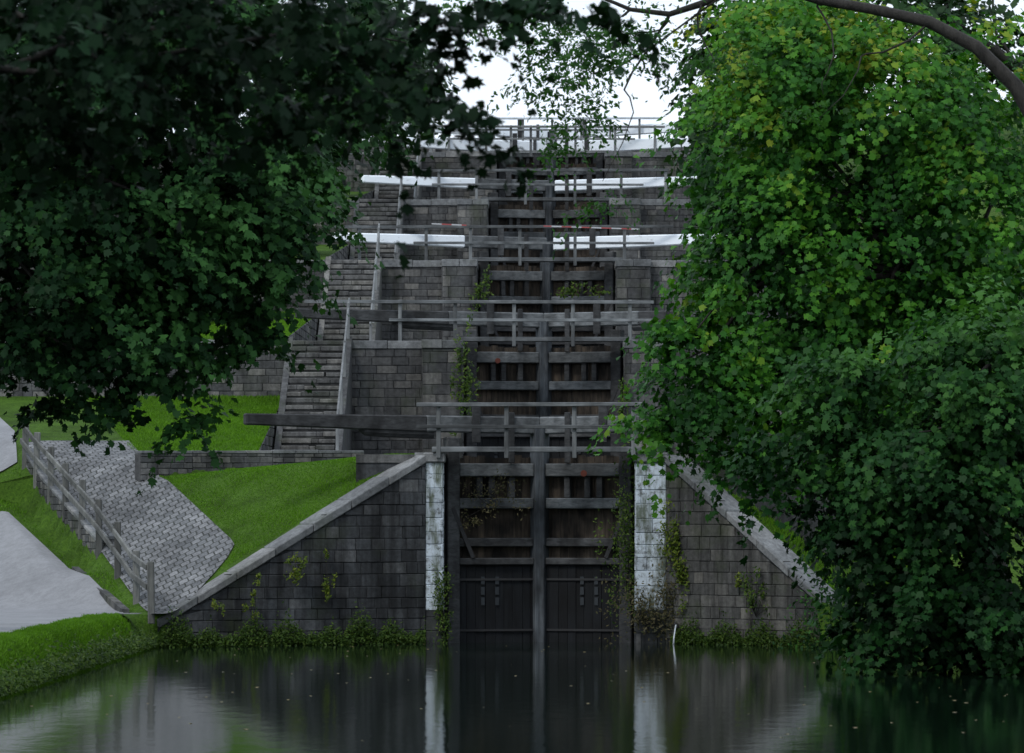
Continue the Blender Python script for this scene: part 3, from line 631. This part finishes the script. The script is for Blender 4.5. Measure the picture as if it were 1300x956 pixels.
blobs=[B(1195,610,YD,155,110,2.6),B(1245,770,YD,155,75,2.2),B(1150,770,YD,70,60,1.5),B(1090,480,YD,110,35,1.4,.6),B(1040,545,YD,75,40,1.2,.6),B(1250,480,YD,110,120,2.5),B(1120,650,YD,60,70,1.5),B(1290,835,YD,90,30,1.5),B(1035,610,YD,45,18,.7,.7),B(1095,812,YD,45,18,.8,.6),B(965,600,YD,60,16,.7,.6),B(1055,680,YD,38,18,.6,.6),B(1010,645,YD,30,12,.5,.5)]
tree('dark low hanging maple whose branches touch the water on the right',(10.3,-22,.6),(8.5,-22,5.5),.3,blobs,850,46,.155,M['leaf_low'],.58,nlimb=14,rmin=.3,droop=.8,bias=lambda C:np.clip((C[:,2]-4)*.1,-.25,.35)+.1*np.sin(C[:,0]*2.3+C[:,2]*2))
YB=-46
LP=[P(1420,330,YB),P(1330,180,YB),P(1290,110,YB),P(1240,60,YB),P(1180,28,YB),P(1110,12,YB),P(1040,0,YB),P(960,-22,YB),P(890,5,YB),P(850,18,YB),P(800,12,YB),P(760,-5,YB)]
def limb(m):
    m.tube([(10.5,-46,4.0)]+LP,[.2,.16,.13,.11,.095,.085,.075,.065,.055,.05,.04,.03,.02],8)
    for a,b in (((1180,28),(1040,150)),((1040,0),(1045,120)),((890,5),(905,90)),((850,18),(800,70)),((800,12),(740,60)),((960,-22),(720,120)),((850,18),(765,230))):
        m.tube(curve_pts(P(*a,YB),P(*b,YB-.3),7,.05,1.6),[.02*(1-i/9) for i in range(8)],5)
blobs=[B(700,80,YB,60,65,.8),B(760,60,YB,60,45,.8),B(670,20,YB,70,40,.8),B(740,150,YB,45,40,.5,.8),B(820,60,YB,40,50,.6),B(700,190,YB,35,30,.5,.6),B(755,265,YB,35,20,.4,.6),B(905,80,YB,40,30,.5,.5),B(1020,140,YB,30,25,.5,.4),B(590,15,YB,60,25,.8,.6),B(850,-40,YB,200,40,1.2,.4)]
tree('slender leafed tree with long bare limb arching across the upper right',(10.8,-46,.6),(10.5,-46,5.0),.3,blobs,320,26,.075,M['leaf_lacy'],.28,shape=OVAL,nlimb=0,extra=limb,rmin=.1,droop=.8)
def bgtree(lab,px,py,Y,rx,ry,base_x,n=120,w=4):
    x,_,z=P(px,py,Y); s=(Y-CY)/F; zb=float(HL(base_x,Y) if base_x<0 else HR(base_x,Y))
    bl=[B(px,py,Y,rx*.8,ry*.8,w),B(px-rx*.5,py+ry*.4,Y,rx*.55,ry*.5,w*.7),B(px+rx*.5,py+ry*.35,Y,rx*.5,ry*.5,w*.7),B(px+rx*.1,py-ry*.55,Y,rx*.5,ry*.4,w*.6)]
    tree(lab,(base_x,Y,zb-.2),(x*.7+base_x*.3,Y,z),.35,bl,n,50,.34,M['leaf_back'],1.1,shape=DIAM,group='trees on the hillside',nlimb=12)
bgtree('hillside tree rising behind the upper left stairs',450,80,75,95,105,-12)
bgtree('dark hillside tree beside the middle stairs, behind the dark maple',345,220,50,60,110,-15)
bgtree('hillside tree at the far top left, furthest on the left edge',180,0,95,200,180,-28,150,6)
bgtree('hillside tree low on the left slope behind the retaining wall',175,370,34,130,90,-19,150)
bgtree('far tree at the left edge of the sky gap, at the top of the locks',505,95,128,40,65,-10)
bgtree('hillside tree right of the upper locks at the edge of the sky gap',930,110,75,55,120,15)
bgtree('hillside tree behind the bright maple beside the middle locks',985,260,48,80,150,16)
bgtree('hillside tree right of the second lock, mostly behind the maple',1050,430,30,120,140,15,150)
bgtree('far tall tree above the bright maple on the right skyline',1120,20,90,200,150,22,150,6)
bgtree('tree on the right bank behind the low branches',1160,640,14,160,130,17,150)
# ------------------------------------------------------------ light, world, camera
w=bpy.data.worlds.new('World'); bpy.context.scene.world=w; w.use_nodes=True; nt=w.node_tree; nt.nodes.clear()
sk=nt.nodes.new('ShaderNodeTexSky'); sk.sky_type='NISHITA'; sk.sun_disc=False; sk.sun_elevation=math.radians(50); sk.sun_rotation=math.radians(215); sk.air_density=1.2; sk.dust_density=2
mx=nt.nodes.new('ShaderNodeMix'); mx.data_type='RGBA'; mx.inputs[0].default_value=.78; nt.links.new(sk.outputs[0],mx.inputs[6])
tc=nt.nodes.new('ShaderNodeTexCoord'); nz=nt.nodes.new('ShaderNodeTexNoise'); nz.inputs['Scale'].default_value=3; nt.links.new(tc.outputs['Generated'],nz.inputs['Vector'])
rp=nt.nodes.new('ShaderNodeValToRGB'); rp.color_ramp.elements[0].position=.3; rp.color_ramp.elements[0].color=(9,10.3,12.3,1); rp.color_ramp.elements[1].position=.7; rp.color_ramp.elements[1].color=(13.2,14.2,15.8,1)
nt.links.new(nz.outputs['Fac'],rp.inputs[0]); nt.links.new(rp.outputs[0],mx.inputs[7])
bg=nt.nodes.new('ShaderNodeBackground'); bg.inputs[1].default_value=.103; nt.links.new(mx.outputs[2],bg.inputs[0]); wo=nt.nodes.new('ShaderNodeOutputWorld'); nt.links.new(bg.outputs[0],wo.inputs[0])
sl=bpy.data.lights.new('sun','SUN'); sl.energy=1.4; sl.angle=math.radians(12); sl.color=(1,.96,.91); so=bpy.data.objects.new('sun',sl); col.objects.link(so)
e=math.radians(50); az=math.radians(215); dv=Vector((math.sin(az)*math.cos(e),math.cos(az)*math.cos(e),math.sin(e))); so.rotation_euler=dv.to_track_quat('Z','Y').to_euler(); so.location=(0,-40,60)
cd=bpy.data.cameras.new('camera'); co=bpy.data.objects.new('camera',cd); col.objects.link(co); co.location=(CX,CY,CZ); co.rotation_euler=(math.pi/2,0,0)
cd.sensor_width=36; cd.lens=F/1300*36; cd.shift_x=-(VX-650)/1300; cd.shift_y=(HZ-478)/1300; cd.clip_end=3000; cd.clip_start=.5
cd.dof.use_dof=True; cd.dof.focus_distance=108; cd.dof.aperture_fstop=6
bpy.context.scene.camera=co
sc=bpy.context.scene; sc.view_settings.view_transform='Standard'; sc.view_settings.look='None'; sc.view_settings.exposure=0
